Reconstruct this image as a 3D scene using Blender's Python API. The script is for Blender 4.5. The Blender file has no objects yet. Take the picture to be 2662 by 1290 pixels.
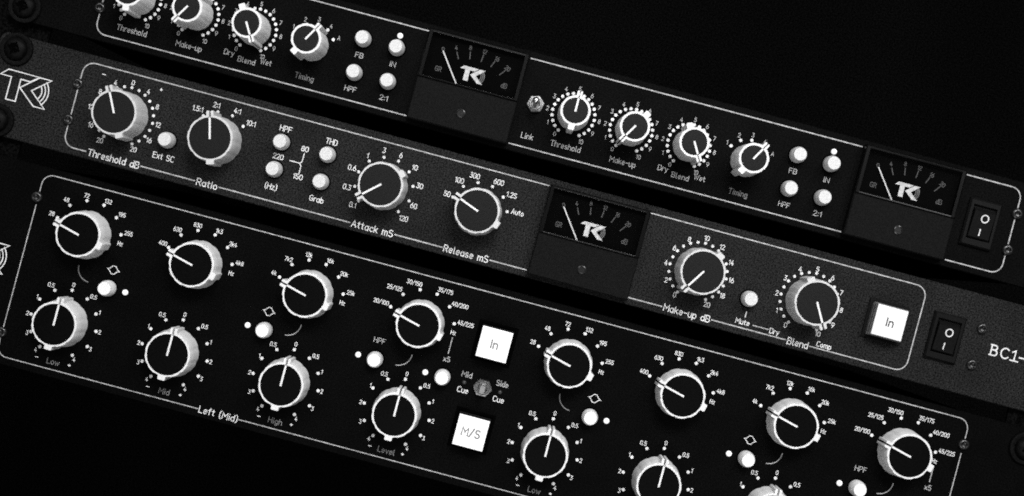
import bpy, bmesh, math, random
from mathutils import Matrix, Vector
random.seed(4)
sc = bpy.context.scene
col = sc.collection
R = math.radians
MM = 0.001

# ------------------------------------------------------------------ camera
DIST = 0.560                       # camera to front panels, metres
TILT = R(14.95)                    # the camera is rolled over the upright rack
cam_d = bpy.data.cameras.new("camera")
cam = bpy.data.objects.new("camera", cam_d)
col.objects.link(cam)
sc.camera = cam
cam_d.sensor_width = 36.0
cam_d.lens = 45.67
cam_d.clip_start = 0.01
cam_d.clip_end = 50.0
_c, _s = math.cos(TILT), math.sin(TILT)
cam.matrix_world = Matrix(((_c, -_s, 0, 0), (0, 0, -1, -DIST), (_s, _c, 0, 0), (0, 0, 0, 1)))

# ------------------------------------------------------------------ world, lamps, exposure
w = bpy.data.worlds.new("World")
sc.world = w
w.use_nodes = True
w.node_tree.nodes["Background"].inputs[0].default_value = (1, 1, 1, 1)
w.node_tree.nodes["Background"].inputs[1].default_value = 0.012


def area(name, loc, target, sx, sy, power, spread):
    d = bpy.data.lights.new(name, 'AREA')
    d.shape = 'RECTANGLE'
    d.size, d.size_y, d.energy = sx, sy, power
    d.spread = R(spread)
    o = bpy.data.objects.new(name, d)
    col.objects.link(o)
    o.location = loc
    o.rotation_euler = (Vector(target) - Vector(loc)).to_track_quat('-Z', 'Y').to_euler()
    return o


area("studio_lamp_top", (0.06, -1.05, 0.66), (0.02, 0, 0), 0.40, 0.30, 2.0, 75)
area("studio_lamp_high", (0.50, -0.60, 0.80), (0.02, 0, 0), 0.30, 0.30, 0.95, 90)
area("studio_lamp_right", (0.55, -0.95, 0.50), (0.02, 0, 0), 0.40, 0.40, 0.72, 90)
area("studio_lamp_left", (-0.58, -0.90, 0.50), (0.02, 0, 0), 0.40, 0.40, 0.75, 90)
area("added_fill_low", (0.05, -1.05, -0.66), (0, 0, -0.10), 0.6, 0.4, 2.3, 130)  # added fill from below, brightens lower knob walls and the back board
sc.cycles.use_denoising = False
sc.cycles.filter_width = 1.8
sc.cycles.caustics_reflective = False
sc.cycles.sample_clamp_indirect = 2.0
sc.view_settings.view_transform = 'Standard'
sc.view_settings.look = 'None'
sc.view_settings.exposure = 0.0
sc.view_settings.gamma = 1.0


# ------------------------------------------------------------------ materials
def mat(name, g, rough=0.6, spec=0.3, metal=0.0, speckle=0.0, sscale=2100, bump=0.0, bscale=3000, emit=0.0, coat=0.0, mottle=0.0):
    m = bpy.data.materials.new(name)
    m.use_nodes = True
    nt = m.node_tree
    b = nt.nodes["Principled BSDF"]
    b.inputs["Base Color"].default_value = (g, g, g, 1)
    b.inputs["Roughness"].default_value = rough
    b.inputs["Specular IOR Level"].default_value = spec
    b.inputs["Metallic"].default_value = metal
    b.inputs["Coat Weight"].default_value = coat
    if emit:
        b.inputs["Emission Color"].default_value = (1, 1, 1, 1)
        b.inputs["Emission Strength"].default_value = emit
    if speckle or bump:
        tc = nt.nodes.new("ShaderNodeTexCoord")
    if speckle:
        n = nt.nodes.new("ShaderNodeTexNoise")
        n.inputs["Scale"].default_value = sscale
        n.inputs["Detail"].default_value = 1.5
        n.inputs["Roughness"].default_value = 0.8
        r = nt.nodes.new("ShaderNodeMapRange")
        r.inputs["From Min"].default_value = 0.36
        r.inputs["From Max"].default_value = 0.64
        r.inputs["To Min"].default_value = g * (1 - speckle)
        r.inputs["To Max"].default_value = g * (1 + speckle)
        nt.links.new(tc.outputs["Object"], n.inputs["Vector"])
        nt.links.new(n.outputs["Fac"], r.inputs["Value"])
        if mottle:                                   # handling marks and uneven powder, centimetres across
            n3 = nt.nodes.new("ShaderNodeTexNoise")
            n3.inputs["Scale"].default_value = 45
            n3.inputs["Detail"].default_value = 4
            n3.inputs["Roughness"].default_value = 0.65
            r3 = nt.nodes.new("ShaderNodeMapRange")
            r3.inputs["From Min"].default_value = 0.35
            r3.inputs["From Max"].default_value = 0.65
            r3.inputs["To Min"].default_value = 1 - mottle
            r3.inputs["To Max"].default_value = 1 + mottle
            mu = nt.nodes.new("ShaderNodeMath")
            mu.operation = 'MULTIPLY'
            nt.links.new(tc.outputs["Object"], n3.inputs["Vector"])
            nt.links.new(n3.outputs["Fac"], r3.inputs["Value"])
            nt.links.new(r.outputs["Result"], mu.inputs[0])
            nt.links.new(r3.outputs["Result"], mu.inputs[1])
            nt.links.new(mu.outputs[0], b.inputs["Base Color"])
        else:
            nt.links.new(r.outputs["Result"], b.inputs["Base Color"])
    if bump:
        n2 = nt.nodes.new("ShaderNodeTexNoise")
        n2.inputs["Scale"].default_value = bscale
        n2.inputs["Detail"].default_value = 2
        bp = nt.nodes.new("ShaderNodeBump")
        bp.inputs["Strength"].default_value = bump
        bp.inputs["Distance"].default_value = 0.0001
        nt.links.new(tc.outputs["Object"], n2.inputs["Vector"])
        nt.links.new(n2.outputs["Fac"], bp.inputs["Height"])
        nt.links.new(bp.outputs["Normal"], b.inputs["Normal"])
    return m


def glass_mat(name):
    m = bpy.data.materials.new(name)
    m.use_nodes = True
    nt = m.node_tree
    nt.nodes.remove(nt.nodes["Principled BSDF"])
    out = nt.nodes["Material Output"]
    t = nt.nodes.new("ShaderNodeBsdfTransparent")
    t.inputs[0].default_value = (0.97, 0.97, 0.97, 1)
    g = nt.nodes.new("ShaderNodeBsdfGlossy")
    g.inputs["Roughness"].default_value = 0.06
    lw = nt.nodes.new("ShaderNodeLayerWeight")
    lw.inputs["Blend"].default_value = 0.25
    f = nt.nodes.new("ShaderNodeMapRange")
    f.inputs["To Min"].default_value = 0.03
    f.inputs["To Max"].default_value = 0.55
    nt.links.new(lw.outputs["Facing"], f.inputs["Value"])
    mx = nt.nodes.new("ShaderNodeMixShader")
    nt.links.new(f.outputs[0], mx.inputs[0])
    nt.links.new(t.outputs[0], mx.inputs[1])
    nt.links.new(g.outputs[0], mx.inputs[2])
    nt.links.new(mx.outputs[0], out.inputs["Surface"])
    return m


M = dict(
    panel_black=mat("black_powder_coat", 0.0018, 0.62, 0.035, speckle=1.0, sscale=1500, bump=0.25, mottle=0.25),
    panel_grey=mat("charcoal_powder_coat", 0.0128, 0.62, 0.06, speckle=1.0, sscale=1500, bump=0.3, mottle=0.18),
    panel_jet=mat("jet_black_anodising", 0.0012, 0.6, 0.035, speckle=1.0, sscale=1500, bump=0.15, mottle=0.3),
    chassis=mat("black_steel", 0.003, 0.7, 0.05),
    cabinet=mat("black_laminate", 0.0026, 0.8, 0.02, speckle=0.95, sscale=900),
    print=mat("white_screen_print", 0.72, 0.6, 0.2, speckle=0.16, sscale=600),
    print_dim=mat("thin_white_screen_print", 0.40, 0.6, 0.2, speckle=0.25, sscale=500),
    print_line=mat("grey_screen_print", 0.40, 0.6, 0.2, speckle=0.3, sscale=500),
    print_faint=mat("worn_grey_screen_print", 0.20, 0.6, 0.2, speckle=0.3, sscale=500),
    knob_grey=mat("pale_grey_plastic", 0.60, 0.38, 0.5, speckle=0.14, bump=0.04),
    knob_white=mat("near_white_plastic", 0.78, 0.38, 0.5, speckle=0.12, bump=0.04),
    cap_grey=mat("charcoal_cap_plastic", 0.0115, 0.5, 0.08, speckle=0.45),
    cap_black=mat("black_cap_plastic", 0.0014, 0.5, 0.05, speckle=0.5),
    pointer=mat("white_pointer_paint", 0.80, 0.5, 0.3),
    button=mat("ivory_button_plastic", 0.64, 0.4, 0.4, speckle=0.25),
    button_white=mat("white_button_plastic", 0.86, 0.4, 0.4, speckle=0.08),
    shade_bezel=mat("black_shade_and_bezel", 0.0012, 0.9, 0.0),  # even black for painted gap and recess shade, and for lit buttons' bezels
    led=mat("lit_white_lens", 0.8, 0.35, 0.4, emit=0.45),
    led_off=mat("unlit_grey_lens", 0.035, 0.35, 0.3),
    lit_face=mat("lit_white_face", 0.86, 0.4, 0.3, emit=0.35),
    acrylic=mat("clear_button_housing", 0.13, 0.22, 0.6, speckle=0.35, sscale=700),
    legend=mat("grey_button_legend", 0.24, 0.6, 0.2),
    legend_dark=mat("dark_button_legend", 0.05, 0.6, 0.2),
    meter=mat("black_meter_plastic", 0.0052, 0.6, 0.05, speckle=0.45, bump=0.2),
    meter_lid=mat("gloss_meter_rim", 0.0022, 0.30, 0.16),
    dial=mat("black_meter_dial", 0.0016, 0.8, 0.02),
    meter_ink=mat("grey_meter_ink", 0.10, 0.6, 0.2, speckle=0.3),
    switch=mat("black_switch_plastic", 0.0048, 0.45, 0.10, speckle=0.4),
    screw=mat("black_oxide_steel", 0.014, 0.25, 0.6, metal=0.0, speckle=0.3),
    screw_big=mat("worn_black_steel", 0.003, 0.5, 0.07, speckle=0.5, sscale=900),
    nickel=mat("dull_nickel", 0.42, 0.32, 0.5, metal=0.6, speckle=0.2),
    chrome=mat("bright_chrome", 0.7, 0.24, 0.5, metal=1.0),
    glass=glass_mat("clear_meter_glass"),
)


# ------------------------------------------------------------------ mesh helpers; points are (across, up, out) in mm
class MB:
    def __init__(self):
        self.bm = bmesh.new()

    def v(self, p):
        return self.bm.verts.new((p[0] * MM, -p[2] * MM, p[1] * MM))

    def face(self, vs):
        try:
            return self.bm.faces.new(vs)
        except ValueError:
            return None

    def loops(self, loops, cap0=False, cap1=True):
        """skin between equal-length closed loops"""
        vl = [[self.v(p) for p in L] for L in loops]
        n = len(vl[0])
        for a, b in zip(vl, vl[1:]):
            for i in range(n):
                self.face((a[i], a[(i + 1) % n], b[(i + 1) % n], b[i]))
        if cap0:
            self.face(vl[0][::-1])
        if cap1:
            self.face(vl[-1])
        return self

    def box(self, u0, u1, v0, v1, h0, h1, bev=0.0):
        def rect(d, h):
            return [(u0 + d, v0 + d, h), (u1 - d, v0 + d, h), (u1 - d, v1 - d, h), (u0 + d, v1 - d, h)]
        L = [rect(0, h0), rect(0, h1 - bev)]
        if bev:
            L.append(rect(bev, h1))
        return self.loops(L, True, True)

    def lathe(self, prof, n=32, cu=0, cv=0, cap=True, cap0=False, ph=0.0):
        L = []
        for r, h in prof:
            L.append([(cu + r * math.cos(ph + 2 * math.pi * i / n), cv + r * math.sin(ph + 2 * math.pi * i / n), h) for i in range(n)])
        return self.loops(L, cap0, cap)

    def ring(self, cu, cv, r0, r1, h, n=40):
        return self.lathe([(r1, h), (r0, h)], n, cu, cv, cap=False)

    def disc(self, cu, cv, r, h, n=14):
        self.face([self.v((cu + r * math.cos(2 * math.pi * i / n), cv + r * math.sin(2 * math.pi * i / n), h)) for i in range(n)])
        return self

    def poly(self, pts, h):
        self.face([self.v((p[0], p[1], h)) for p in pts])
        return self

    def ribbon(self, pts, wd, h, closed=False):
        P = [Vector((p[0], p[1])) for p in pts]
        n = len(P)
        left, right = [], []
        for i in range(n):
            a = P[(i - 1) % n] if (i > 0 or closed) else None
            b = P[(i + 1) % n] if (i < n - 1 or closed) else None
            d1 = (P[i] - a).normalized() if a is not None else None
            d2 = (b - P[i]).normalized() if b is not None else None
            if d1 is None:
                d1 = d2
            if d2 is None:
                d2 = d1
            n1 = Vector((-d1.y, d1.x))
            n2 = Vector((-d2.y, d2.x))
            m = n1 + n2
            if m.length < 1e-6:
                m = n1.copy()
            m.normalize()
            k = 1.0 / max(0.55, m.dot(n1))
            p = P[i]
            if not closed and i == 0:
                p = p - d2 * wd * 0.4
            if not closed and i == n - 1:
                p = p + d1 * wd * 0.4
            left.append(p + m * (wd / 2 * k))
            right.append(p - m * (wd / 2 * k))
        lv = [self.v((p.x, p.y, h)) for p in left]
        rv = [self.v((p.x, p.y, h)) for p in right]
        for i in range(n if closed else n - 1):
            j = (i + 1) % n
            self.face((lv[i], rv[i], rv[j], lv[j]))
        return self

    def done(self, name, smooth=None, recalc=True):
        if recalc:
            bmesh.ops.recalc_face_normals(self.bm, faces=self.bm.faces[:])
        me = bpy.data.meshes.new(name)
        self.bm.to_mesh(me)
        self.bm.free()
        if smooth:
            for p in me.polygons:
                p.use_smooth = True
            me.set_sharp_from_angle(angle=R(smooth))
        return me


def obj(name, me, m, parent=None, at=(0, 0, 0), rot=0.0, label=None, kind=None):
    if m is not None and not me.materials:
        me.materials.append(m)
    o = bpy.data.objects.new(name, me)
    col.objects.link(o)
    if parent is not None:
        o.parent = parent
    o.location = (at[0] * MM, -at[2] * MM, at[1] * MM)
    o.rotation_euler = (0, rot, 0)
    if label:
        o["label"] = label
    if kind:
        o["kind"] = kind
    return o


# ------------------------------------------------------------------ monoline engraving alphabet (cap height 1)
def A(cx, cy, rx, ry, a0, a1, n=10):
    return [(cx + rx * math.cos(R(a0 + (a1 - a0) * i / n)), cy + ry * math.sin(R(a0 + (a1 - a0) * i / n))) for i in range(n + 1)]


X = 0.68
F = {
    '0': (.52, [A(.26, .74, .26, .26, 0, 180, 6) + A(.26, .26, .26, .26, 180, 360, 6) + [(.52, .74)]]),
    '1': (.26, [[(0, .76), (.22, 1), (.22, 0)]]),
    '2': (.5, [A(.25, .74, .25, .26, 170, -35, 8) + [(0, 0), (.52, 0)]]),
    '3': (.5, [[(.02, 1), (.48, 1), (.22, .6)] + A(.23, .29, .27, .29, 80, -150, 8)]),
    '4': (.52, [[(.3, 1), (0, .3), (.54, .3)], [(.37, .55), (.37, 0)]]),
    '5': (.5, [[(.46, 1), (.06, 1), (.03, .56)] + A(.23, .31, .27, .31, 115, -150, 8)]),
    '6': (.52, [[(.36, 1.04), (.1, .66), (0, .4)], A(.27, .32, .27, .34, 90, 450, 14)]),
    '7': (.5, [[(0, 1), (.5, 1), (.16, 0)]]),
    '8': (.52, [A(.26, .77, .22, .23, 90, 450, 12), A(.26, .27, .26, .27, 90, 450, 12)]),
    '9': (.52, [[(.18, -.04), (.44, .34), (.54, .6)], A(.27, .68, .27, .34, 90, 450, 14)]),
    '.': (.1, [[(.05, -.02), (.05, .1)]]),
    ':': (.12, [[(.06, .1), (.06, .2)], [(.06, .6), (.06, .7)]]),
    '/': (.42, [[(0, -.05), (.42, 1.05)]]),
    '(': (.24, [[(.22, 1.12), (.04, .85), (.04, .1), (.22, -.15)]]),
    ')': (.24, [[(.02, 1.12), (.2, .85), (.2, .1), (.02, -.15)]]),
    '+': (.44, [[(0, .5), (.44, .5)], [(.22, .28), (.22, .72)]]),
    '-': (.4, [[(0, .45), (.4, .45)]]),
    ' ': (.3, []),
    'A': (.62, [[(0, 0), (.31, 1), (.62, 0)], [(.12, .33), (.5, .33)]]),
    'B': (.54, [[(.28, .54), (0, .54), (0, 1)] + A(.3, .77, .2, .23, 90, -90, 7) + A(.3, .27, .24, .27, 90, -90, 7) + [(0, 0), (0, .54)]]),
    'C': (.55, [A(.29, .72, .28, .28, 35, 180, 6) + A(.29, .28, .28, .28, 180, 325, 6)]),
    'D': (.56, [[(0, 0), (0, 1), (.26, 1)] + A(.27, .7, .29, .3, 80, 0, 5) + A(.27, .3, .29, .3, 0, -90, 5) + [(0, 0)]]),
    'E': (.48, [[(.48, 1), (0, 1), (0, 0), (.48, 0)], [(0, .53), (.4, .53)]]),
    'F': (.48, [[(.48, 1), (0, 1), (0, 0)], [(0, .52), (.4, .52)]]),
    'G': (.58, [A(.3, .72, .28, .28, 35, 180, 6) + A(.3, .28, .28, .28, 180, 360, 7) + [(.58, .46), (.34, .46)]]),
    'H': (.56, [[(0, 0), (0, 1)], [(.56, 0), (.56, 1)], [(0, .52), (.56, .52)]]),
    'I': (.1, [[(.05, 0), (.05, 1)]]),
    'L': (.46, [[(0, 1), (0, 0), (.46, 0)]]),
    'M': (.7, [[(0, 0), (0, 1), (.35, .4), (.7, 1), (.7, 0)]]),
    'N': (.58, [[(0, 0), (0, 1), (.58, 0), (.58, 1)]]),
    'P': (.52, [[(0, 0), (0, 1), (.27, 1)] + A(.27, .74, .25, .26, 80, -90, 7) + [(0, .48)]]),
    'R': (.54, [[(0, 0), (0, 1), (.27, 1)] + A(.27, .75, .25, .25, 80, -90, 7) + [(0, .5)], [(.27, .5), (.54, 0)]]),
    'S': (.52, [A(.26, .76, .24, .24, 30, 250, 8) + A(.26, .26, .26, .26, 80, -150, 8)]),
    'T': (.56, [[(0, 1), (.56, 1)], [(.28, 1), (.28, 0)]]),
    'W': (.8, [[(0, 1), (.2, 0), (.4, .8), (.6, 0), (.8, 1)]]),
    'a': (.46, [A(.22, .33, .22, .33, 40, 320, 9), [(.45, X), (.45, 0)]]),
    'b': (.46, [[(0, 1), (0, 0)], A(.23, .33, .22, .33, 140, -140, 9)]),
    'c': (.42, [A(.24, .33, .23, .33, 45, 315, 9)]),
    'd': (.46, [A(.22, .33, .22, .33, 40, 320, 9), [(.45, 1), (.45, 0)]]),
    'e': (.46, [[(.02, .35), (.45, .35)] + A(.23, .34, .22, .33, 5, 310, 10)]),
    'f': (.32, [A(.27, .8, .14, .2, 70, 180, 5) + [(.13, 0)], [(0, X), (.3, X)]]),
    'g': (.46, [A(.22, .35, .22, .32, 40, 320, 9), [(.45, X), (.45, -.05)] + A(.22, -.05, .23, .2, 0, -140, 6)]),
    'h': (.44, [[(0, 0), (0, 1)], [(0, .42)] + A(.22, .44, .22, .23, 150, 0, 7) + [(.44, 0)]]),
    'i': (.1, [[(.05, 0), (.05, X)], [(.05, .88), (.05, .98)]]),
    'k': (.42, [[(0, 0), (0, 1)], [(.38, X), (.03, .3)], [(.14, .4), (.42, 0)]]),
    'l': (.16, [[(.03, 1), (.03, .1), (.14, 0)]]),
    'm': (.68, [[(0, 0), (0, X)], [(0, .44)] + A(.17, .46, .17, .21, 150, 0, 6) + [(.34, 0)], [(.34, .44)] + A(.51, .46, .17, .21, 150, 0, 6) + [(.68, 0)]]),
    'n': (.44, [[(0, 0), (0, X)], [(0, .42)] + A(.22, .44, .22, .23, 150, 0, 7) + [(.44, 0)]]),
    'o': (.46, [A(.23, .33, .23, .34, 0, 360, 14)]),
    'p': (.46, [[(0, X), (0, -.28)], A(.23, .33, .22, .33, 140, -140, 9)]),
    'r': (.3, [[(0, 0), (0, X)], [(0, .42)] + A(.2, .44, .2, .23, 150, 60, 5)]),
    's': (.4, [A(.2, .5, .18, .17, 35, 250, 7) + A(.2, .17, .2, .17, 75, -150, 7)]),
    't': (.32, [[(.13, .92), (.13, .14), (.28, 0)], [(0, X), (.3, X)]]),
    'u': (.44, [[(0, X)] + A(.22, .23, .22, .23, 180, 345, 7), [(.44, X), (.44, 0)]]),
    'v': (.44, [[(0, X), (.22, 0), (.44, X)]]),
    'w': (.64, [[(0, X), (.16, 0), (.32, .55), (.48, 0), (.64, X)]]),
    'x': (.42, [[(0, X), (.42, 0)], [(0, 0), (.42, X)]]),
    'y': (.44, [[(0, X), (.22, .05)], [(.44, X), (.12, -.28)]]),
    'z': (.4, [[(0, X), (.4, X), (0, 0), (.4, 0)]]),
}


def text(mb, s, cu, cv, cap=2.0, width=None, wd=0.32, gap=0.2, h=0.05, ang=0.0):
    """lettering centred on (cu, cv); ang turns it clockwise"""
    adv, x = [], 0.0
    for ch in s:
        adv.append(x)
        x += F[ch][0] + gap
    tot = max(x - gap, 0.05)
    kx = cap if width is None else (width - wd) / tot
    ca, sa = math.cos(ang), math.sin(ang)
    for ch, a in zip(s, adv):
        for k, st in enumerate(F[ch][1]):
            pts = []
            for px, py in st:
                dx, dy = (px + a - tot / 2) * kx, (py - .5) * cap
                pts.append((cu + dx * ca + dy * sa, cv - dx * sa + dy * ca))
            clo = len(pts) > 8 and (Vector(pts[0]) - Vector(pts[-1])).length < 0.02
            mb.ribbon(pts[:-1] if clo else pts, wd, h + 0.01 * k, closed=clo)
    return mb


def pol(a, r):
    return (r * math.sin(R(a)), r * math.cos(R(a)))


# ------------------------------------------------------------------ unit parts
def caption(parent, s, u, v, cap=2.3, width=None, wd=0.34, m='print', name='printed_caption', gap=.2):
    mb = MB()
    text(mb, s, 0, 0, cap, width, wd, gap)
    return obj(name, mb.done(name, recalc=False), M[m], parent, (u, v, 0))


def line(parent, pts, wd=0.52, m='print_line', name='frame_line', h=0.04):
    mb = MB()
    mb.ribbon(pts, wd, h)
    return obj(name, mb.done(name, recalc=False), M[m], parent)


def corner(cu, cv, r, a0, a1, n=8):
    return [(cu + r * math.cos(R(a0 + (a1 - a0) * i / n)), cv + r * math.sin(R(a0 + (a1 - a0) * i / n))) for i in range(n + 1)]


def rounded(u0, u1, v0, v1, r, n=6):
    return (corner(u1 - r, v1 - r, r, 0, 90, n) + corner(u0 + r, v1 - r, r, 90, 180, n)
            + corner(u0 + r, v0 + r, r, 180, 270, n) + corner(u1 - r, v0 + r, r, 270, 360, n))


def panel(parent, u0, u1, v0, v1, m, r=2.2, label=None):
    mb = MB()
    o = rounded(u0, u1, v0, v1, r)
    i = rounded(u0 + .35, u1 - .35, v0 + .35, v1 - .35, r - .3)
    mb.loops([[(a, b, -3.0) for a, b in o], [(a, b, -.35) for a, b in o], [(a, b, 0) for a, b in i]], True, True)
    return obj('front_panel', mb.done('front_panel'), M[m], parent, label=label)


def chassis(parent, u0, u1, v0, v1):
    mb = MB()
    mb.box(u0, u1, v0, v1, -240, -3.05)
    return obj('chassis', mb.done('chassis'), M['chassis'], parent)


KN = {}


def knob_meshes(kind, rb, rc, hh, tip, lug, fin, slot, lugw, flare):
    """body with fluted wall, slotted pointer fins and an opposite square lug; flat dark cap; pointer line"""
    out = []

    def rad(a):
        return rb - 0.24 * max(0.0, math.cos(11 * R(a))) ** 2 * (rb / 9.55)
    wn = fin + slot / 2
    a_n = math.degrees(math.asin(wn / rb))
    a_l = math.degrees(math.asin(lugw / 2 / rb))
    rs = rc + 0.08
    pts = []
    steps = 46
    pts += [(slot / 2, rs), (slot / 2, tip), (wn - .25, tip), (wn, tip - .3)]
    for i in range(steps + 1):
        a = a_n + (180 - a_l - a_n) * i / steps
        pts.append(pol(a, rad(a)))
    y = -lug
    pts += [(lugw / 2, y + .3), (lugw / 2 - .3, y), (-lugw / 2 + .3, y), (-lugw / 2, y + .3)]
    for i in range(steps + 1):
        a = 180 + a_l + (180 - a_n - a_l) * i / steps
        pts.append(pol(a, rad(a)))
    pts += [(-wn, tip - .3), (-wn + .25, tip), (-slot / 2, tip), (-slot / 2, rs)]

    def lp(k, h):
        res = []
        for x, y in pts:
            L = math.hypot(x, y)
            f = 1.0
            if L > rs + .3 and (k < .06 or L < rb + .25):
                f = (L + k) / L
            res.append((x * f, y * f, h))
        return res
    mb = MB()
    mb.loops([lp(flare, 0.25), lp(flare * .55, hh * .5), lp(.04, hh - .2), lp(-.02, hh - .08), lp(-.1, hh)], False, True)
    body = mb.done('knob_' + kind, smooth=32)
    mb = MB()
    mb.lathe([(rc, hh - 1.0), (rc, hh + .12), (rc - .22, hh + .3), (rc * .6, hh + .36)], 56)
    cap = mb.done('cap_' + kind, smooth=25)
    mb = MB()
    mb.box(-.42, .42, -.5, rc - .15, hh + .2, hh + .42, .06)
    ptr = mb.done('pointer_' + kind)
    return body, cap, ptr


def knob(parent, kind, u, v, ang, label):
    spec = dict(
        pot=(6.4, 5.35, 17.8, 8.45, 8.3, .85, .55, 2.7, .55, 'knob_white', 'cap_grey'),
        mid=(9.6, 8.68, 14.9, 11.5, 11.1, 1.1, .85, 3.2, .75, 'knob_grey', 'cap_grey2'),
        low=(9.6, 8.68, 11.8, 11.5, 11.1, 1.1, .85, 3.2, .9, 'knob_white', 'cap_black'))[kind]
    if kind not in KN:
        KN[kind] = knob_meshes(kind, *spec[:9])
    b, c, p = KN[kind]
    cm = {'cap_grey2': 'cap_grey'}.get(spec[10], spec[10])
    k = obj('knob', b, M[spec[9]], parent, (u, v, 0), R(ang), label)
    obj('cap', c, M[cm], k)
    obj('pointer_line', p, M['pointer'], k)
    return k


def scale(parent, u, v, dots, rdot, dot_r, labels, cap, wd, m='print', extra=None):
    mb = MB()
    for a in dots:
        x, y = pol(a, rdot)
        mb.disc(x, y, dot_r, 0.05)
    o = obj('scale_dots', mb.done('scale_dots', recalc=False), M['print'], parent, (u, v, 0))
    mb = MB()
    for s, x, y in labels:
        text(mb, s, x, y, cap, None, wd, .22)
    obj('scale_numerals', mb.done('scale_numerals', recalc=False), M[m], parent, (u, v, 0))
    return o


BT = {}


def button(parent, u, v, kind, label=None):
    if kind not in BT:
        mb = MB()
        mb.lathe([(3.45, .1), (3.42, 3.2), (3.25, 4.0), (2.78, 6.05), (2.66, 6.2)], 32)
        a = mb.done('push_button_' + kind, smooth=24)
        mb = MB()
        mb.ring(0, 0, 3.0, 4.1, 0.03)  # flat dark ring, paints the shade in the gap around the button
        BT[kind] = (a, mb.done('button_gap_shade', recalc=False))
    a, h = BT[kind]
    o = obj('push_button', a, M[kind], parent, (u, v, 0), label=label)
    obj('button_gap_shade', h, M['shade_bezel'], o)
    return o


def led(parent, u, v, on=True):
    key = 'led' + str(on)
    if key not in BT:
        mb = MB()
        r = 1.25 if on else 0.95
        mb.lathe([(r, 0), (r, .35), (r * .85, .8), (r * .5, 1.05), (r * .15, 1.12)], 18)
        BT[key] = mb.done('indicator_lamp', smooth=60)
    return obj('indicator_lamp', BT[key], M['led' if on else 'led_off'], parent, (u, v, 0))


def screw(parent, u, v):
    if 'scr' not in BT:
        mb = MB()
        mb.lathe([(2.35, 0), (2.35, .5), (2.15, 1.0), (1.75, 1.3), (1.35, 1.3)], 30, cap=False)
        mb.lathe([(1.35, 1.3), (1.2, 1.2)], 30, cap=False)
        mb.lathe([(1.2, 1.2), (1.12, .25), (.5, .05)], 6)
        BT['scr'] = mb.done('panel_screw', smooth=40)
    return obj('panel_screw', BT['scr'], M['screw'], parent, (u, v, 0), random.uniform(0, 1))


def ear_screw(parent, u, v):
    if 'ear' not in BT:
        mb = MB()
        mb.lathe([(7.2, 0), (7.2, .9), (6.9, 1.3), (5.4, 1.45), (4.9, 1.2)], 36, cap=False)
        mb.lathe([(4.9, 1.2), (4.9, 2.2), (4.4, 3.1), (3.2, 3.8), (2.3, 4.0), (2.0, 3.2), (1.1, 2.2)], 36)
        BT['ear'] = mb.done('rack_screw', smooth=40)
        mb = MB()
        for a in (0, math.pi / 2):
            c, s = math.cos(a), math.sin(a)
            p = [(-2.9, -.4), (2.9, -.4), (2.9, .4), (-2.9, .4)]
            mb.poly([(x * c - y * s, x * s + y * c) for x, y in p], 4.02 + .02 * a)  # flat dark cross, paints the shade of the driver slot
        BT['earx'] = mb.done('recess_shade_cross', recalc=False)
    o = obj('rack_screw', BT['ear'], M['screw_big'], parent, (u, v, 0), random.uniform(0, 1.5))
    obj('recess_shade_cross', BT['earx'], M['shade_bezel'], o)
    return o


LOGO_T = [(-11.35, 3.25), (-8.4, 6.1), (5.3, 6.0), (1.85, 3.15), (-2.3, 3.2), (-2.2, -6.65), (-6.5, -6.65), (-6.5, 3.2)]
LOGO_K = [(-1.8, -.4), (5.55, 5.95), (10.8, 5.95), (3.4, -.4), (10.8, -6.7), (5.85, -6.7)]
ARCS = [(3.4, -.3, 4.5, 40, -40), (3.4, -.3, 6.0, 41, -41), (3.4, -.3, 7.4, 42, -42)]


def logo_outline(parent, u, v):
    mb = MB()
    mb.ribbon(LOGO_T, .52, .04, True)
    mb.ribbon(LOGO_K, .52, .06, True)
    for cx, cy, r, a, b in ARCS:
        mb.ribbon(A(cx, cy, r, r, a, b, 12), .5, .08)
    return obj('printed_emblem', mb.done('emblem', recalc=False), M['print'], parent, (u, v, 0))


MT = {}


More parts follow.
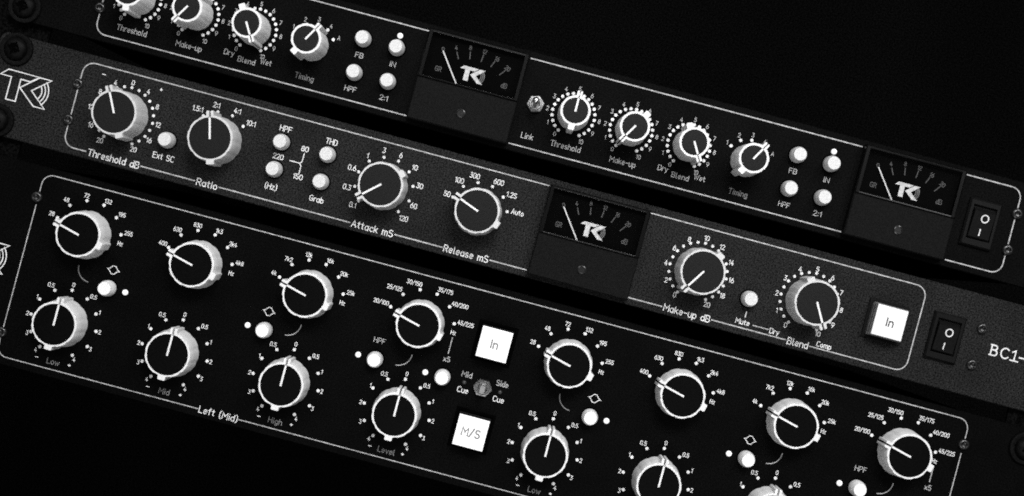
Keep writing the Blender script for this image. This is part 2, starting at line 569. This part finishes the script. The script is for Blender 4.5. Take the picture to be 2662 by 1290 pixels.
def meter(parent, u, v):
    z0 = 4.6                       # front of the moulding
    if not MT:
        # moulding: lower cover full depth, window opening above
        mb = MB()
        mb.box(-22.2, 22.2, -19.6, -1.2, .02, z0, .5)
        mb.box(-22.2, 22.2, -1.25, 20.1, .02, 1.2)
        MT['case'] = mb.done('meter')
        mb = MB()
        o = [(-22.2, -1.1), (22.2, -1.1), (22.2, 20.1), (-22.2, 20.1)]
        a = [(-21.7, -.75), (21.7, -.75), (21.7, 19.65), (-21.7, 19.65)]
        b = [(-20.9, -.2), (20.9, -.2), (20.9, 18.85), (-20.9, 18.85)]
        ins = lambda Q, d: [(x - math.copysign(d, x), y - (d if y > 5 else -d)) for x, y in Q]
        mb.loops([[(x, y, 1.25) for x, y in o], [(x, y, z0 - .3) for x, y in o], [(x, y, z0 + .15) for x, y in a],
                  [(x, y, z0 + .15) for x, y in ins(b, -.5)], [(x, y, z0 - .05) for x, y in ins(b, -.05)], [(x, y, z0 - .25) for x, y in b], [(x, y, 1.5) for x, y in b]], False, False)
        MT['frame'] = mb.done('window_frame')
        mb = MB()
        mb.poly([(-21, -.3), (21, -.3), (21, 18.9), (-21, 18.9)], 1.45)
        MT['dial'] = mb.done('dial', recalc=False)
        mb = MB()
        mb.box(-21.3, 21.3, -.5, 19.2, z0 - .95, z0 - .35)
        MT['glass'] = mb.done('window_pane')
        mb = MB()
        mb.ribbon([(-14.3, 12.0), (-4.3, -1.5)], .55, 0)
        MT['needle'] = mb.done('needle', recalc=False)
        mb = MB()
        mb.poly([(x * .486, y * .486 + 5.6) for x, y in LOGO_T], 1.55)
        mb.poly([(x * .486 + .25, y * .486 + 5.6) for x, y in LOGO_K], 1.6)
        MT['logo'] = mb.done('emblem', recalc=False)
        mb = MB()
        for cx, cy, r, a, b in ARCS:
            mb.ribbon(A(cx * .486 + .3, cy * .486 + 5.6, r * .486, r * .486, a, b, 8), .42, 1.56)
        MT['waves'] = mb.done('emblem_waves', recalc=False)
        mb = MB()
        for x0, y0, x1, y1 in ((-8.6, 13.3, -7.3, 10.7), (-3.0, 14.8, -2.5, 11.9), (2.8, 15.0, 2.5, 12.1), (8.2, 13.6, 7.1, 11.0), (13.5, 11.0, 11.7, 8.6)):
            mb.ribbon([(x0, y0), (x1, y1)], .42, 1.55)
        for s, x, y, an in (('0', -14.6, 12.9, -22), ('4', -9.3, 15.0, -12), ('8', -3.35, 16.6, -4), ('12', 3.0, 16.5, 5), ('16', 8.9, 14.9, 15), ('20', 14.3, 12.1, 28)):
            text(mb, s, x, y, 1.7, None, .3, .2, 1.55, R(an))
        text(mb, 'GR', -14.5, 4.3, 2.0, None, .32, .2, 1.55)
        text(mb, 'dB', 14.7, 4.5, 2.0, None, .32, .2, 1.55)
        MT['ink'] = mb.done('meter_scale', recalc=False)
        mb = MB()
        mb.lathe([(2.0, 0), (1.9, .35), (1.5, .55), (1.4, .2)], 24)
        MT['adj'] = mb.done('zero_screw', smooth=40)
    o = obj('meter', MT['case'], M['meter'], parent, (u, v, 0))
    obj('window_frame', MT['frame'], M['meter_lid'], o)
    obj('dial', MT['dial'], M['dial'], o)
    obj('meter_scale', MT['ink'], M['meter_ink'], o)
    obj('emblem', MT['logo'], M['print'], o)
    obj('emblem_waves', MT['waves'], M['print_faint'], o)
    obj('needle', MT['needle'], M['pointer'], o, (0, 0, 2.4))
    obj('window_pane', MT['glass'], M['glass'], o)
    obj('zero_screw', MT['adj'], M['screw'], o, (0, -12.0, z0 - .02))
    return o


PW = {}


def power_switch(parent, u, v):
    if not PW:
        mb = MB()
        o = [(-7.0, -10.3), (7.0, -10.3), (7.0, 10.3), (-7.0, 10.3)]
        i = [(-5.7, -7.6), (5.7, -7.6), (5.7, 8.3), (-5.7, 8.3)]
        s = lambda P, d: [(x - math.copysign(d, x), y - math.copysign(d, y)) for x, y in P]
        mb.loops([[(x, y, .02) for x, y in o], [(x, y, 1.1) for x, y in o], [(x, y, 1.9) for x, y in s(o, .7)],
                  [(x, y, 1.9) for x, y in s(i, -.5)], [(x, y, 1.4) for x, y in i], [(x, y, .3) for x, y in i]], False, True)
        PW['bez'] = mb.done('power_switch')
        mb = MB()
        prof = [(-6.6, .15), (-6.6, 1.5), (-6.1, 2.1), (5.0, 3.4), (6.4, 1.6), (6.6, .15)]
        L = [[(x, y, h) for y, h in prof] for x in (-4.5, 4.5)]
        vl = [[mb.v(p) for p in l] for l in L]
        n = len(prof)
        for k in range(n):
            mb.face((vl[0][k], vl[0][(k + 1) % n], vl[1][(k + 1) % n], vl[1][k]))
        mb.face(vl[0])
        mb.face(vl[1][::-1])
        PW['rock'] = mb.done('rocker')
        mb = MB()
        hz = lambda y: 2.1 + (y + 6.1) * 1.3 / 11.1 + .06
        for pts, clo in ((A(.55, 2.4, 1.5, 1.6, 0, 345, 23), True), ([(-.05, -5.0), (-.05, -2.4)], False)):
            P = [Vector(p) for p in pts]
            mb2 = MB()
            mb.ribbon(pts, .5, 0, clo)
        for vv in mb.bm.verts:
            vv.co.y = -hz(vv.co.z / MM) * MM
        PW['mark'] = mb.done('switch_marking', recalc=False)
    o = obj('power_switch', PW['bez'], M['switch'], parent, (u, v, 0))
    obj('rocker', PW['rock'], M['switch'], o)
    obj('switch_marking', PW['mark'], M['print'], o)
    return o


def toggle(parent, u, v, ball, rn):
    mb = MB()
    mb.lathe([(rn, 0), (rn, 1.6), (rn * .92, 2.0), (rn * .70, 2.05)], 6, ph=R(15 if ball else 0), cap=False)
    mb.lathe([(rn * .70, 1.0), (rn * .70, 2.9), (rn * .64, 3.2), (rn * .52, 3.2), (rn * .46, 2.6), (rn * .44, .6)], 30)
    o = obj('toggle_switch', mb.done('toggle_switch', smooth=35), M['nickel' if ball else 'chrome'], parent, (u, v, 0))
    mb = MB()
    if ball:
        prof = [(.85, .6), (1.0, 5.5), (1.3, 9.0), (1.55, 11.0), (1.5, 12.2), (1.1, 13.1), (.5, 13.5)]
        mb.lathe(prof, 24)
        for vv in mb.bm.verts:                      # lever thrown upwards
            vv.co.z += (-vv.co.y) * .02
    else:
        L = []
        for wx, wy, h in ((.8, 1.0, .6), (.95, 1.3, 5.0), (1.1, 1.75, 9.0), (1.0, 1.65, 9.6)):
            L.append([(x, y, h) for x, y in rounded(-wx, wx, -wy, wy, .35, 3)])
        mb.loops(L, False, True)
    obj('lever', mb.done('lever', smooth=45), M['chrome' if ball else 'nickel'], o)
    return o


def square_button(parent, u, v, lit, word, width, label):
    mb = MB()
    o = [(-8.6, -8.6), (8.6, -8.6), (8.6, 8.6), (-8.6, 8.6)]
    i = [(-7.5, -7.5), (7.5, -7.5), (7.5, 7.5), (-7.5, 7.5)]
    mb.loops([[(x, y, .02) for x, y in o], [(x, y, .7) for x, y in o], [(x * .98, y * .98, .95) for x, y in o],
              [(x, y, .95) for x, y in i], [(x, y, .1) for x, y in i]], False, True)
    b = obj('square_button', mb.done('button_bezel'), M['shade_bezel' if lit else 'switch'], parent, (u, v, 0), label=label)
    mb = MB()
    sq = lambda d: [(-d, -d), (d, -d), (d, d), (-d, d)]
    hs = ((7.0, .2), (7.0, 2.6), (6.6, 2.9), (6.55, 6.4)) if lit else ((7.2, .2), (7.2, 3.2), (7.05, 3.4), (7.0, 5.4), (6.8, 5.55), (6.75, 7.0), (6.45, 7.3))
    mb.loops([[(x, y, h) for x, y in sq(d)] for d, h in hs], False, True)
    obj('housing', mb.done('housing'), M['switch' if lit else 'acrylic'], b)
    mb = MB()
    mb.loops([[(x, y, h) for x, y in sq(d)] for d, h in ((6.6, 6.4), (6.6, 7.55), (6.4, 7.75))], False, True)
    obj('button_face', mb.done('button_face'), M['lit_face' if lit else 'button_white'], b)
    mb = MB()
    text(mb, word, 0, 0, 3.4, width, .72 if lit else .55, .22, 7.8)
    obj('button_legend', mb.done('button_legend', recalc=False), M['legend' if lit else 'legend_dark'], b)
    return b


def unit(name, label, u, v, tilt=0.0):
    e = bpy.data.objects.new(name, None)
    col.objects.link(e)
    e.empty_display_size = 0.02
    e.location = (u * MM, 0, v * MM)
    e.rotation_euler = (0, R(tilt), 0)
    e["label"] = label
    e["category"] = "audio unit"
    return e


DOTS21 = [-150 + 15 * i for i in range(21)]
DOTS6 = [-75, -45, -15, 15, 45, 75]

# ================================================================== rack cabinet
rk = bpy.data.objects.new("equipment_rack", None)
col.objects.link(rk)
rk.location = (4.4 * MM, 0.004, -0.20)
rk["label"] = "black equipment rack whose dark inside shows between and around the units"
rk["category"] = "rack"
mb = MB()
mb.box(-433, 433, -420, 820, -332, -320)
obj('back_board', mb.done('back_board'), M['cabinet'], rk)
for s in (-1, 1):
    mb = MB()
    mb.box(*sorted((s * 420, s * 433)), -420, 820, -319.5, -4)
    obj('side_board', mb.done('side_board'), M['cabinet'], rk)
    mb = MB()
    mb.box(*sorted((s * 222, s * 242)), -420, 820, -1.2, .6)
    mb.box(*sorted((s * 240, s * 261.5)), -420, 820, -30, -1.25)
    obj('rail', mb.done('rail'), M['cabinet'], rk)
mb = MB()
mb.box(-419.5, 419.5, -419.5, -407, -319.5, -31)
obj('base_board', mb.done('base_board'), M['cabinet'], rk)
mb = MB()
mb.box(-419.5, 419.5, 807, 819.5, -319.5, -31)
obj('top_board', mb.done('top_board'), M['cabinet'], rk)

# ================================================================== upper unit: two channels, two meters
U = unit('dual_compressor', 'slim black unit at the top with two meters and eight small knobs', 4.3, 62.3)
u0, v0 = 4.3, 62.3
P = lambda u, v: (u - u0, v - v0)
panel(U, -241.3, 241.3, -22.0, 22.0, 'panel_black')
chassis(U, -215, 215, -20.5, 20.5)
t, b, rr = 81.15, 43.35, 4.6
LF, RT = -197.8, 206.2
pl = lambda pts: [P(*p) for p in pts]
line(U, pl([(-58.7, t)] + corner(LF + rr, t - rr, rr, 90, 180) + [(LF, 73)]))
line(U, pl([(LF, 68), (LF, 57)]))
line(U, pl([(LF, 51.5)] + corner(LF + rr, b + rr, rr, 180, 270) + [(-58.6, b)]))
line(U, pl([(-13.1, t), (134.6, t)]))
line(U, pl([(-13.0, b), (135.3, b)]))
line(U, pl([(181.5, t)] + corner(RT - rr, t - rr, rr, 90, 0) + [(RT, 73)]))
line(U, pl([(RT, 68), (RT, 57)]))
line(U, pl([(RT, 51.5)] + corner(RT - rr, b + rr, rr, 0, -90) + [(181.8, b)]))
for u, v in ((LF - .4, 70.4), (LF - .4, 54.2), (RT + .3, 70.3), (RT + .3, 54.2)):
    screw(U, *P(u, v))
for u in (-229.5, 238.3):
    for v in (46.2, 78.2):
        ear_screw(U, *P(u, v))

pot_lab = [(str(i),) + pol(-150 + 30 * i, 11.5 + (.5 if i == 10 else 0)) for i in range(11)]
tim_lab = [(s,) + pol(a, 11.5 if s != 'A' else 11.8) for s, a in zip('1234A', (-60, -30, 0, 30, 60))]
for off, side, angs in ((-193.5, 'left', (-8, -149, 150, 30)), (0, 'right', (0, -149, 150, 30))):
    ks = [10.8 + 25.7 * i + off for i in range(4)]
    for i, nm in enumerate(('Threshold', 'Make-up', 'Dry Blend Wet')):
        scale(U, *P(ks[i], 62.3), DOTS21, 9.24, .72, pot_lab, 1.75, .26, 'print_dim')
        knob(U, 'pot', *P(ks[i], 62.3), angs[i], f'small knob over {nm} in the {side} channel')
    scale(U, *P(ks[3], 62.3), (-60, -30, 0, 30, 60), 9.24, .72, tim_lab, 1.75, .26, 'print_dim')
    knob(U, 'pot', *P(ks[3], 62.3), angs[3], f'small knob over Timing in the {side} channel')
    caption(U, 'Threshold', *P(ks[0] + .2, 48.3), 2.3, 13.4, .3, 'print_dim')
    caption(U, 'Make-up', *P(ks[1], 48.2), 2.3, 11.6, .3, 'print_dim')
    caption(U, 'Dry', *P(ks[2] - 8.2, 50.0), 2.2, 4.6, .3, 'print_dim')
    caption(U, 'Blend', *P(ks[2] - .1, 48.5), 2.2, 7.8, .3, 'print_dim')
    caption(U, 'Wet', *P(ks[2] + 8.2, 50.0), 2.2, 5.0, .3, 'print_dim')
    caption(U, 'Timing', *P(ks[3] + .1, 48.1), 2.3, 8.4, .3, 'print_faint')
    for dx, v, nm, wdt in ((108.5, 70.4, 'FB', 3.6), (123.4, 70.4, 'IN', 2.7), (108.5, 55.4, 'HPF', 5.2), (123.4, 55.4, '2:1', 3.8)):
        button(U, *P(dx + off, v), 'button')
        caption(U, nm, *P(dx + off, v - 7.1), 2.1, wdt, .3, 'print_dim')
    led(U, *P(123.35 + off, 75.9))
    meter(U, *P(157.5 + off, 62.0))
toggle(U, *P(-6.2, 62.5), True, 3.9)
caption(U, 'Link', *P(-6.1, 48.3), 2.4, 5.4, .3, 'print_dim')
power_switch(U, *P(192.2, 61.9))

# ================================================================== middle unit: charcoal compressor
C = unit('compressor', 'slim charcoal grey unit in the middle with large pale knobs and one meter', 4.6, 11.3, 0.12)
u0, v0 = 4.6, 11.3
panel(C, -241.3, 241.3, -22.0, 22.1, 'panel_grey', 3.6)
chassis(C, -215, 215, -20.5, 20.5)
t, b, rr = 30.1, -7.55, 4.8
LF, RT = -198.5, 177.5
line(C, pl([(8.5, t)] + corner(LF + rr, t - rr, rr, 90, 180) + [(LF, 22.3)]), .5)
line(C, pl([(LF, 17.2), (LF, 6.3)]), .5)
line(C, pl([(LF, 1.2)] + corner(LF + rr, b + rr, rr, 180, 270) + [(-188.2, b)]), .5)
for a, c in ((-163.6, -139.6), (-128.7, -70.4), (-50.2, -29.2), (-7.8, 8.5), (54.0, 68.9), (91.2, 124.2)):
    line(C, pl([(a, b), (c, b)]), .55)
line(C, pl([(54.0, t)] + corner(RT - rr, t - rr, rr, 90, 0) + corner(RT - rr, b + rr, rr, 0, -90) + [(134.9, b)]), .5)
for s, u, wdt in (('Threshold dB', -175.8, 23.0), ('Ratio', -134.1, 9.4), ('Attack mS', -60.3, 18.6), ('Release mS', -18.5, 20.0), ('Make-up dB', 80.1, 20.8), ('Blend', 129.6, 9.4)):
    caption(C, s, *P(u, b), 2.8, wdt, .42)
for u, v in ((-199.0, 19.7), (-198.9, 3.7), (204.7, 19.1), (204.4, 2.9)):
    screw(C, *P(u, v))
for u in (-228.3, 238.6):
    for v in (27.2, -4.5):
        ear_screw(C, *P(u, v))
logo_outline(C, *P(-221, 12))

# threshold
K = (-176.1, 11.6)
lab = [(str(abs(n)),) + pol(-150 + 30 * i, 14.7 if abs(n) < 10 else 15.0) for i, n in enumerate(range(-20, 21, 4))]
scale(C, *P(*K), DOTS21, 12.55, .66, lab, 2.0, .32)
knob(C, 'mid', *P(*K), -26.5, 'large knob over Threshold dB')
caption(C, '-', *P(-189.2, 26.6), 2.0, 1.7, .36, name='minus_mark')
caption(C, '+', *P(-163.7, 26.6), 2.0, 1.2, .4, name='plus_mark')
button(C, *P(-155.2, 6.2), 'button')
caption(C, 'Ext SC', *P(-155.2, -1.2), 2.4, 9.6, .36)
# ratio
K = (-134.4, 11.6)
scale(C, *P(*K), (-45, -15, 15, 45), 12.55, .66, [('1.5:1', -11.9, 11.2), ('2:1', -4.4, 14.8), ('4:1', 4.9, 14.6), ('10:1', 11.9, 11.0)], 2.1, .32)
knob(C, 'mid', *P(*K), -15, 'large knob over Ratio')
# switches
for u, v, s, tu, tv, wdt in ((-107.5, 18.2, 'HPF', -107.4, 24.2, 5.4), (-87.0, 18.1, 'THD', -86.9, 24.0, 5.2),
                             (-107.5, 6.1, '(Hz)', -107.2, -1.4, 5.6), (-86.8, 6.1, 'Grab', -86.8, -1.6, 6.4)):
    button(C, *P(u, v), 'button')
    caption(C, s, *P(tu, tv), 2.3, wdt, .36)
caption(C, '220', *P(-107.5, 11.9), 2.1, 4.7, .36)
caption(C, '80', *P(-97.2, 18.0), 2.1, 3.3, .36)
caption(C, '150', *P(-97.1, 5.7), 2.1, 4.3, .36)
mb = MB()
mb.ribbon([(-5.3, 0), (-.8, 0), (0, 1.0), (0, 4.5)], .4, .05)
mb.ribbon([(-.8, -.1), (0, -1.1), (0, -4.4)], .4, .06)
obj('printed_branch', mb.done('branch', recalc=False), M['print'], C, P(-97.0, 11.5) + (0,))
# attack, release
K = (-60.2, 11.3)
scale(C, *P(*K), (-135, -105, -75, -45, -15, 15, 45, 75, 105, 135), 12.55, .66,
      [('0.1', -10.9, -11.2), ('0.3', -15.3, -4.4), ('0.6', -15.3, 4.2), ('1', -10.1, 11), ('3', -3.8, 15), ('6', 3.7, 14.8), ('10', 10.8, 11.3),
       ('30', 14.9, 4.2), ('60', 14.6, -4.8), ('120', 11.8, -11.2)], 2.1, .32)
knob(C, 'mid', *P(*K), -132, 'large knob over Attack mS')
K = (-18.2, 11.3)
scale(C, *P(*K), DOTS6, 12.55, .66,
      [('50', -14.8, 4), ('100', -11.2, 11), ('300', -5.3, 14.6), ('600', 5.4, 14.6), ('1.2S', 12.2, 10.7), ('Auto', 16.6, 4.1)], 2.1, .32)
knob(C, 'mid', *P(*K), -69.5, 'large knob over Release mS')
meter(C, *P(31.3, 10.7))
# make-up, blend
K = (80.1, 11.1)
lab = [(str(2 * i),) + pol(-150 + 30 * i, 14.3 if i < 5 else 14.8) for i in range(11)]
scale(C, *P(*K), DOTS21, 12.55, .66, lab, 2.0, .32)
knob(C, 'mid', *P(*K), -147, 'large knob over Make-up dB')
button(C, *P(104.2, 5.4), 'button')
caption(C, 'Mute', *P(104.3, -4.9), 2.1, 6.3, .34)
line(C, pl([(104.8, -.3), (104.8, -2.7)]), .4, 'print', 'printed_tick')
line(C, pl([(109.0, -5.2), (115.8, -5.2)]), .45)
caption(C, 'Dry', *P(118.6, -5.4), 2.1, 4.4, .34)
caption(C, 'Comp', *P(140.8, -5.6), 2.1, 6.6, .34)
K = (129.7, 11.0)
lab = [(str(i),) + pol(-150 + 30 * i, 14.4) for i in range(11)]
scale(C, *P(*K), DOTS21, 12.55, .66, lab, 2.0, .32)
knob(C, 'mid', *P(*K), 151, 'large knob over Blend')
square_button(C, *P(163.4, 11.1), False, 'In', 3.5, 'square In button in a clear raised housing')
power_switch(C, *P(190.0, 11.2))
mb = MB()
B_ = [[(0, 1), (.5, 1)], [(.12, 1), (.12, 0)], [(.12, .98)] + A(.42, .77, .24, .23, 90, -90, 7) + [(.14, .54)], A(.44, .27, .3, .27, 90, -90, 7) + [(0, 0)]]
C_ = [A(.5, .5, .44, .5, 50, 320, 12)]
O_ = [[(.1, .8), (.4, 1), (.4, 0)], [(.02, 0), (.8, 0)]]
D_ = [[(0, .45), (.55, .45)]]
for st, x in ((B_, 0), (C_, 4.6), (O_, 9.3), (D_, 13.1)):
    for k, s in enumerate(st):
        mb.ribbon([(x + a * 4.4, (c - .5) * 4.4) for a, c in s], .6, .05 + .01 * k)
obj('printed_model_number', mb.done('model_number', recalc=False), M['print'], C, P(210.4, 11.4) + (0,))

# ================================================================== lower unit: double-height equaliser
E = unit('equalizer', 'tall black unit at the bottom with two rows of eight white knobs', 3.6, -61.4)
u0, v0 = 3.6, -61.4
panel(E, -241.3, 241.3, -44.0, 43.5, 'panel_jet', 2.5)
chassis(E, -215, 215, -42.5, 42.5)
t, b, rr = -20.9, -101.85, 4.6
LF, RT = -203.0, 209.9
line(E, pl([(LF, -28.8)] + corner(LF + rr, t - rr, rr, 180, 90) + corner(RT - rr, t - rr, rr, 90, 0) + [(RT, -28.8)]), .42)
line(E, pl([(LF, -35.0), (LF, -89.2)]), .42)
line(E, pl([(RT, -35.6), (RT, -88.6)]), .42)
line(E, pl([(LF, -94.4)] + corner(LF + rr, b + rr, rr, 180, 270) + [(-113.0, b)]), .42)
line(E, pl([(-94.8, b), (101.5, b)]), .42)
line(E, pl([(122.0, b)] + corner(RT - rr, b + rr, rr, 270, 360) + [(RT, -94.4)]), .42)
caption(E, 'Left (Mid)', *P(-103.8, b), 2.7, 17.4, .38)
for u, v in ((LF - .5, -31.6), (LF - .3, -91.7), (RT, -31.6), (RT, -91.7)):
    screw(E, *P(u, v))
for u in (-230.2, 236.0):
    for v in (-26.3, -96.5):
        ear_screw(E, *P(u, v))
logo_outline(E, *P(-220.3, -60.9))

sw6 = [(-17.0, 5.0), (-12.4, 12.3), (-4.4, 16.3), (5.2, 16.2), (12.4, 12.2), (17.2, 5.1)]
sw6w = [(-18.7, 4.9), (-14.6, 12.2), (-6.9, 16.4), (7.0, 16.4), (14.6, 12.1), (19.0, 4.9)]
BANDS = (('low', ('28', '48', '72', '132', '195', '255'), 'Low'), ('mid', ('400', '630', '830', '1k3', '2k4', '4k8'), 'Mid'),
         ('high', ('4k', '7k2', '12k', '16k', '20k', '25k'), 'High'), ('filter', ('20/100', '25/125', '30/150', '35/175', '40/200', '45/225'), 'Level'))
gain = [('4', -8.6, -14.3), ('3', -14.1, -8.1), ('2', -16.1, .1), ('1', -13.8, 8.1), ('0.5', -9.3, 14.4), ('0', 0.1, 16.9),
        ('0.5', 9.7, 14.1), ('1', 14.0, 8.3), ('2', 16.1, .1), ('3', 14.1, -8.1), ('4', 8.4, -14.2)]


def printed(parent, u, v, polys, wd, m, name):
    mb = MB()
    for k, (pts, clo) in enumerate(polys):
        mb.ribbon(pts, wd, .05 + .01 * k, clo)
    return obj(name, mb.done(name, recalc=False), M[m], parent, (u, v, 0))


def bell(parent, u, v):
    dia = [(-2.7, .1), (-1.8, .35), (-.6, 1.75), (.6, 1.75), (1.8, .35), (2.7, -.1), (1.8, -.35), (.6, -1.75), (-.6, -1.75), (-1.8, -.35)]
    return printed(parent, u, v, [(dia, True)], .34, 'print', 'printed_bell_symbol')


for off, side in ((0.0, 'left'), (214.65, 'right')):
    for i, (bk, lb, cp) in enumerate(BANDS):
        ku = -178.45 + 49.55 * i + off
        pos = sw6w if bk == 'filter' else sw6
        scale(E, *P(ku, -41.75), DOTS6, 14.68, .72, [(s, x, y) for s, (x, y) in zip(lb, pos)] + [('Hz', 14.8, 0)], 1.7, .27, 'print')
        knob(E, 'low', *P(ku, -41.75), -76, f'upper row knob of the {bk} band in the {side} half')
        scale(E, *P(ku, -81.0), [-150 + 30 * k for k in range(11)], 14.5, .72, gain, 1.7, .27, 'print')
        knob(E, 'low', *P(ku, -81.0), 0, f'lower row knob marked {cp} in the {side} half')
        caption(E, '-', *P(ku - 7.4, -98.1), 2.0, 1.5, .36, name='minus_mark')
        caption(E, '+', *P(ku + 7.1, -98.1), 1.7, 1.3, .38, name='plus_mark')
        caption(E, cp, *P(ku, -98.4), 2.3, {'Low': 5.6, 'Mid': 4.8, 'High': 6.2, 'Level': 7.6}[cp], .3, 'print_faint')
    q = off
    # low band
    bell(E, *P(-163.5 + q, -53.5))
    button(E, *P(-163.6 + q, -61.6), 'button_white')
    led(E, *P(-156.1 + q, -61.5))
    printed(E, *P(-172.6 + q, -55.5), [(A(0, 0, 5.8, 5.8, 180, 268, 9), False)], .38, 'print_faint', 'printed_shelf_symbol')
    # high band
    bell(E, *P(-94.1 + q, -53.5))
    button(E, *P(-93.9 + q, -61.6), 'button_white')
    led(E, *P(-101.5 + q, -61.5))
    printed(E, *P(-85.0 + q, -55.6), [(A(0, 0, 5.8, 5.8, 272, 360, 9), False)], .38, 'print_dim', 'printed_shelf_symbol')
    # filter
    caption(E, 'HPF', *P(-44.8 + q, -53.3), 2.1, 5.2, .3, 'print_dim')
    button(E, *P(-44.6 + q, -61.5), 'button_white')
    led(E, *P(-52.2 + q, -61.5))
    printed(E, *P(-35.6 + q, -55.7), [(A(0, 0, 5.9, 5.9, 272, 360, 9), False)], .38, 'print_dim', 'printed_shelf_symbol')
    line(E, pl([(-14.8 + q, -44.0), (-14.8 + q, -51.0)]), .42, 'print_dim', 'printed_tick')
    caption(E, 'x5', *P(-14.8 + q, -53.5), 2.1, 3.0, .3, 'print_dim')
# centre section
led(E, *P(-22.3, -61.4))
button(E, *P(-14.6, -61.4), 'button_white')
square_button(E, *P(3.35, -41.6), True, 'In', 3.6, 'brightly lit square In button')
square_button(E, *P(3.4, -80.4), True, 'M/S', 8.4, 'brightly lit square M/S button')
toggle(E, *P(3.3, -61.4), False, 4.2)
caption(E, 'Mid', *P(-4.6, -57.7), 2.3, 4.6, .32, 'print_dim')
led(E, *P(-4.9, -61.3), False)
caption(E, 'Cue', *P(-4.7, -64.6), 2.3, 5.0, .34)
caption(E, 'Side', *P(11.2, -57.7), 2.3, 5.4, .32, 'print_dim')
led(E, *P(11.0, -61.4), False)
caption(E, 'Cue', *P(11.2, -64.6), 2.3, 5.0, .34)
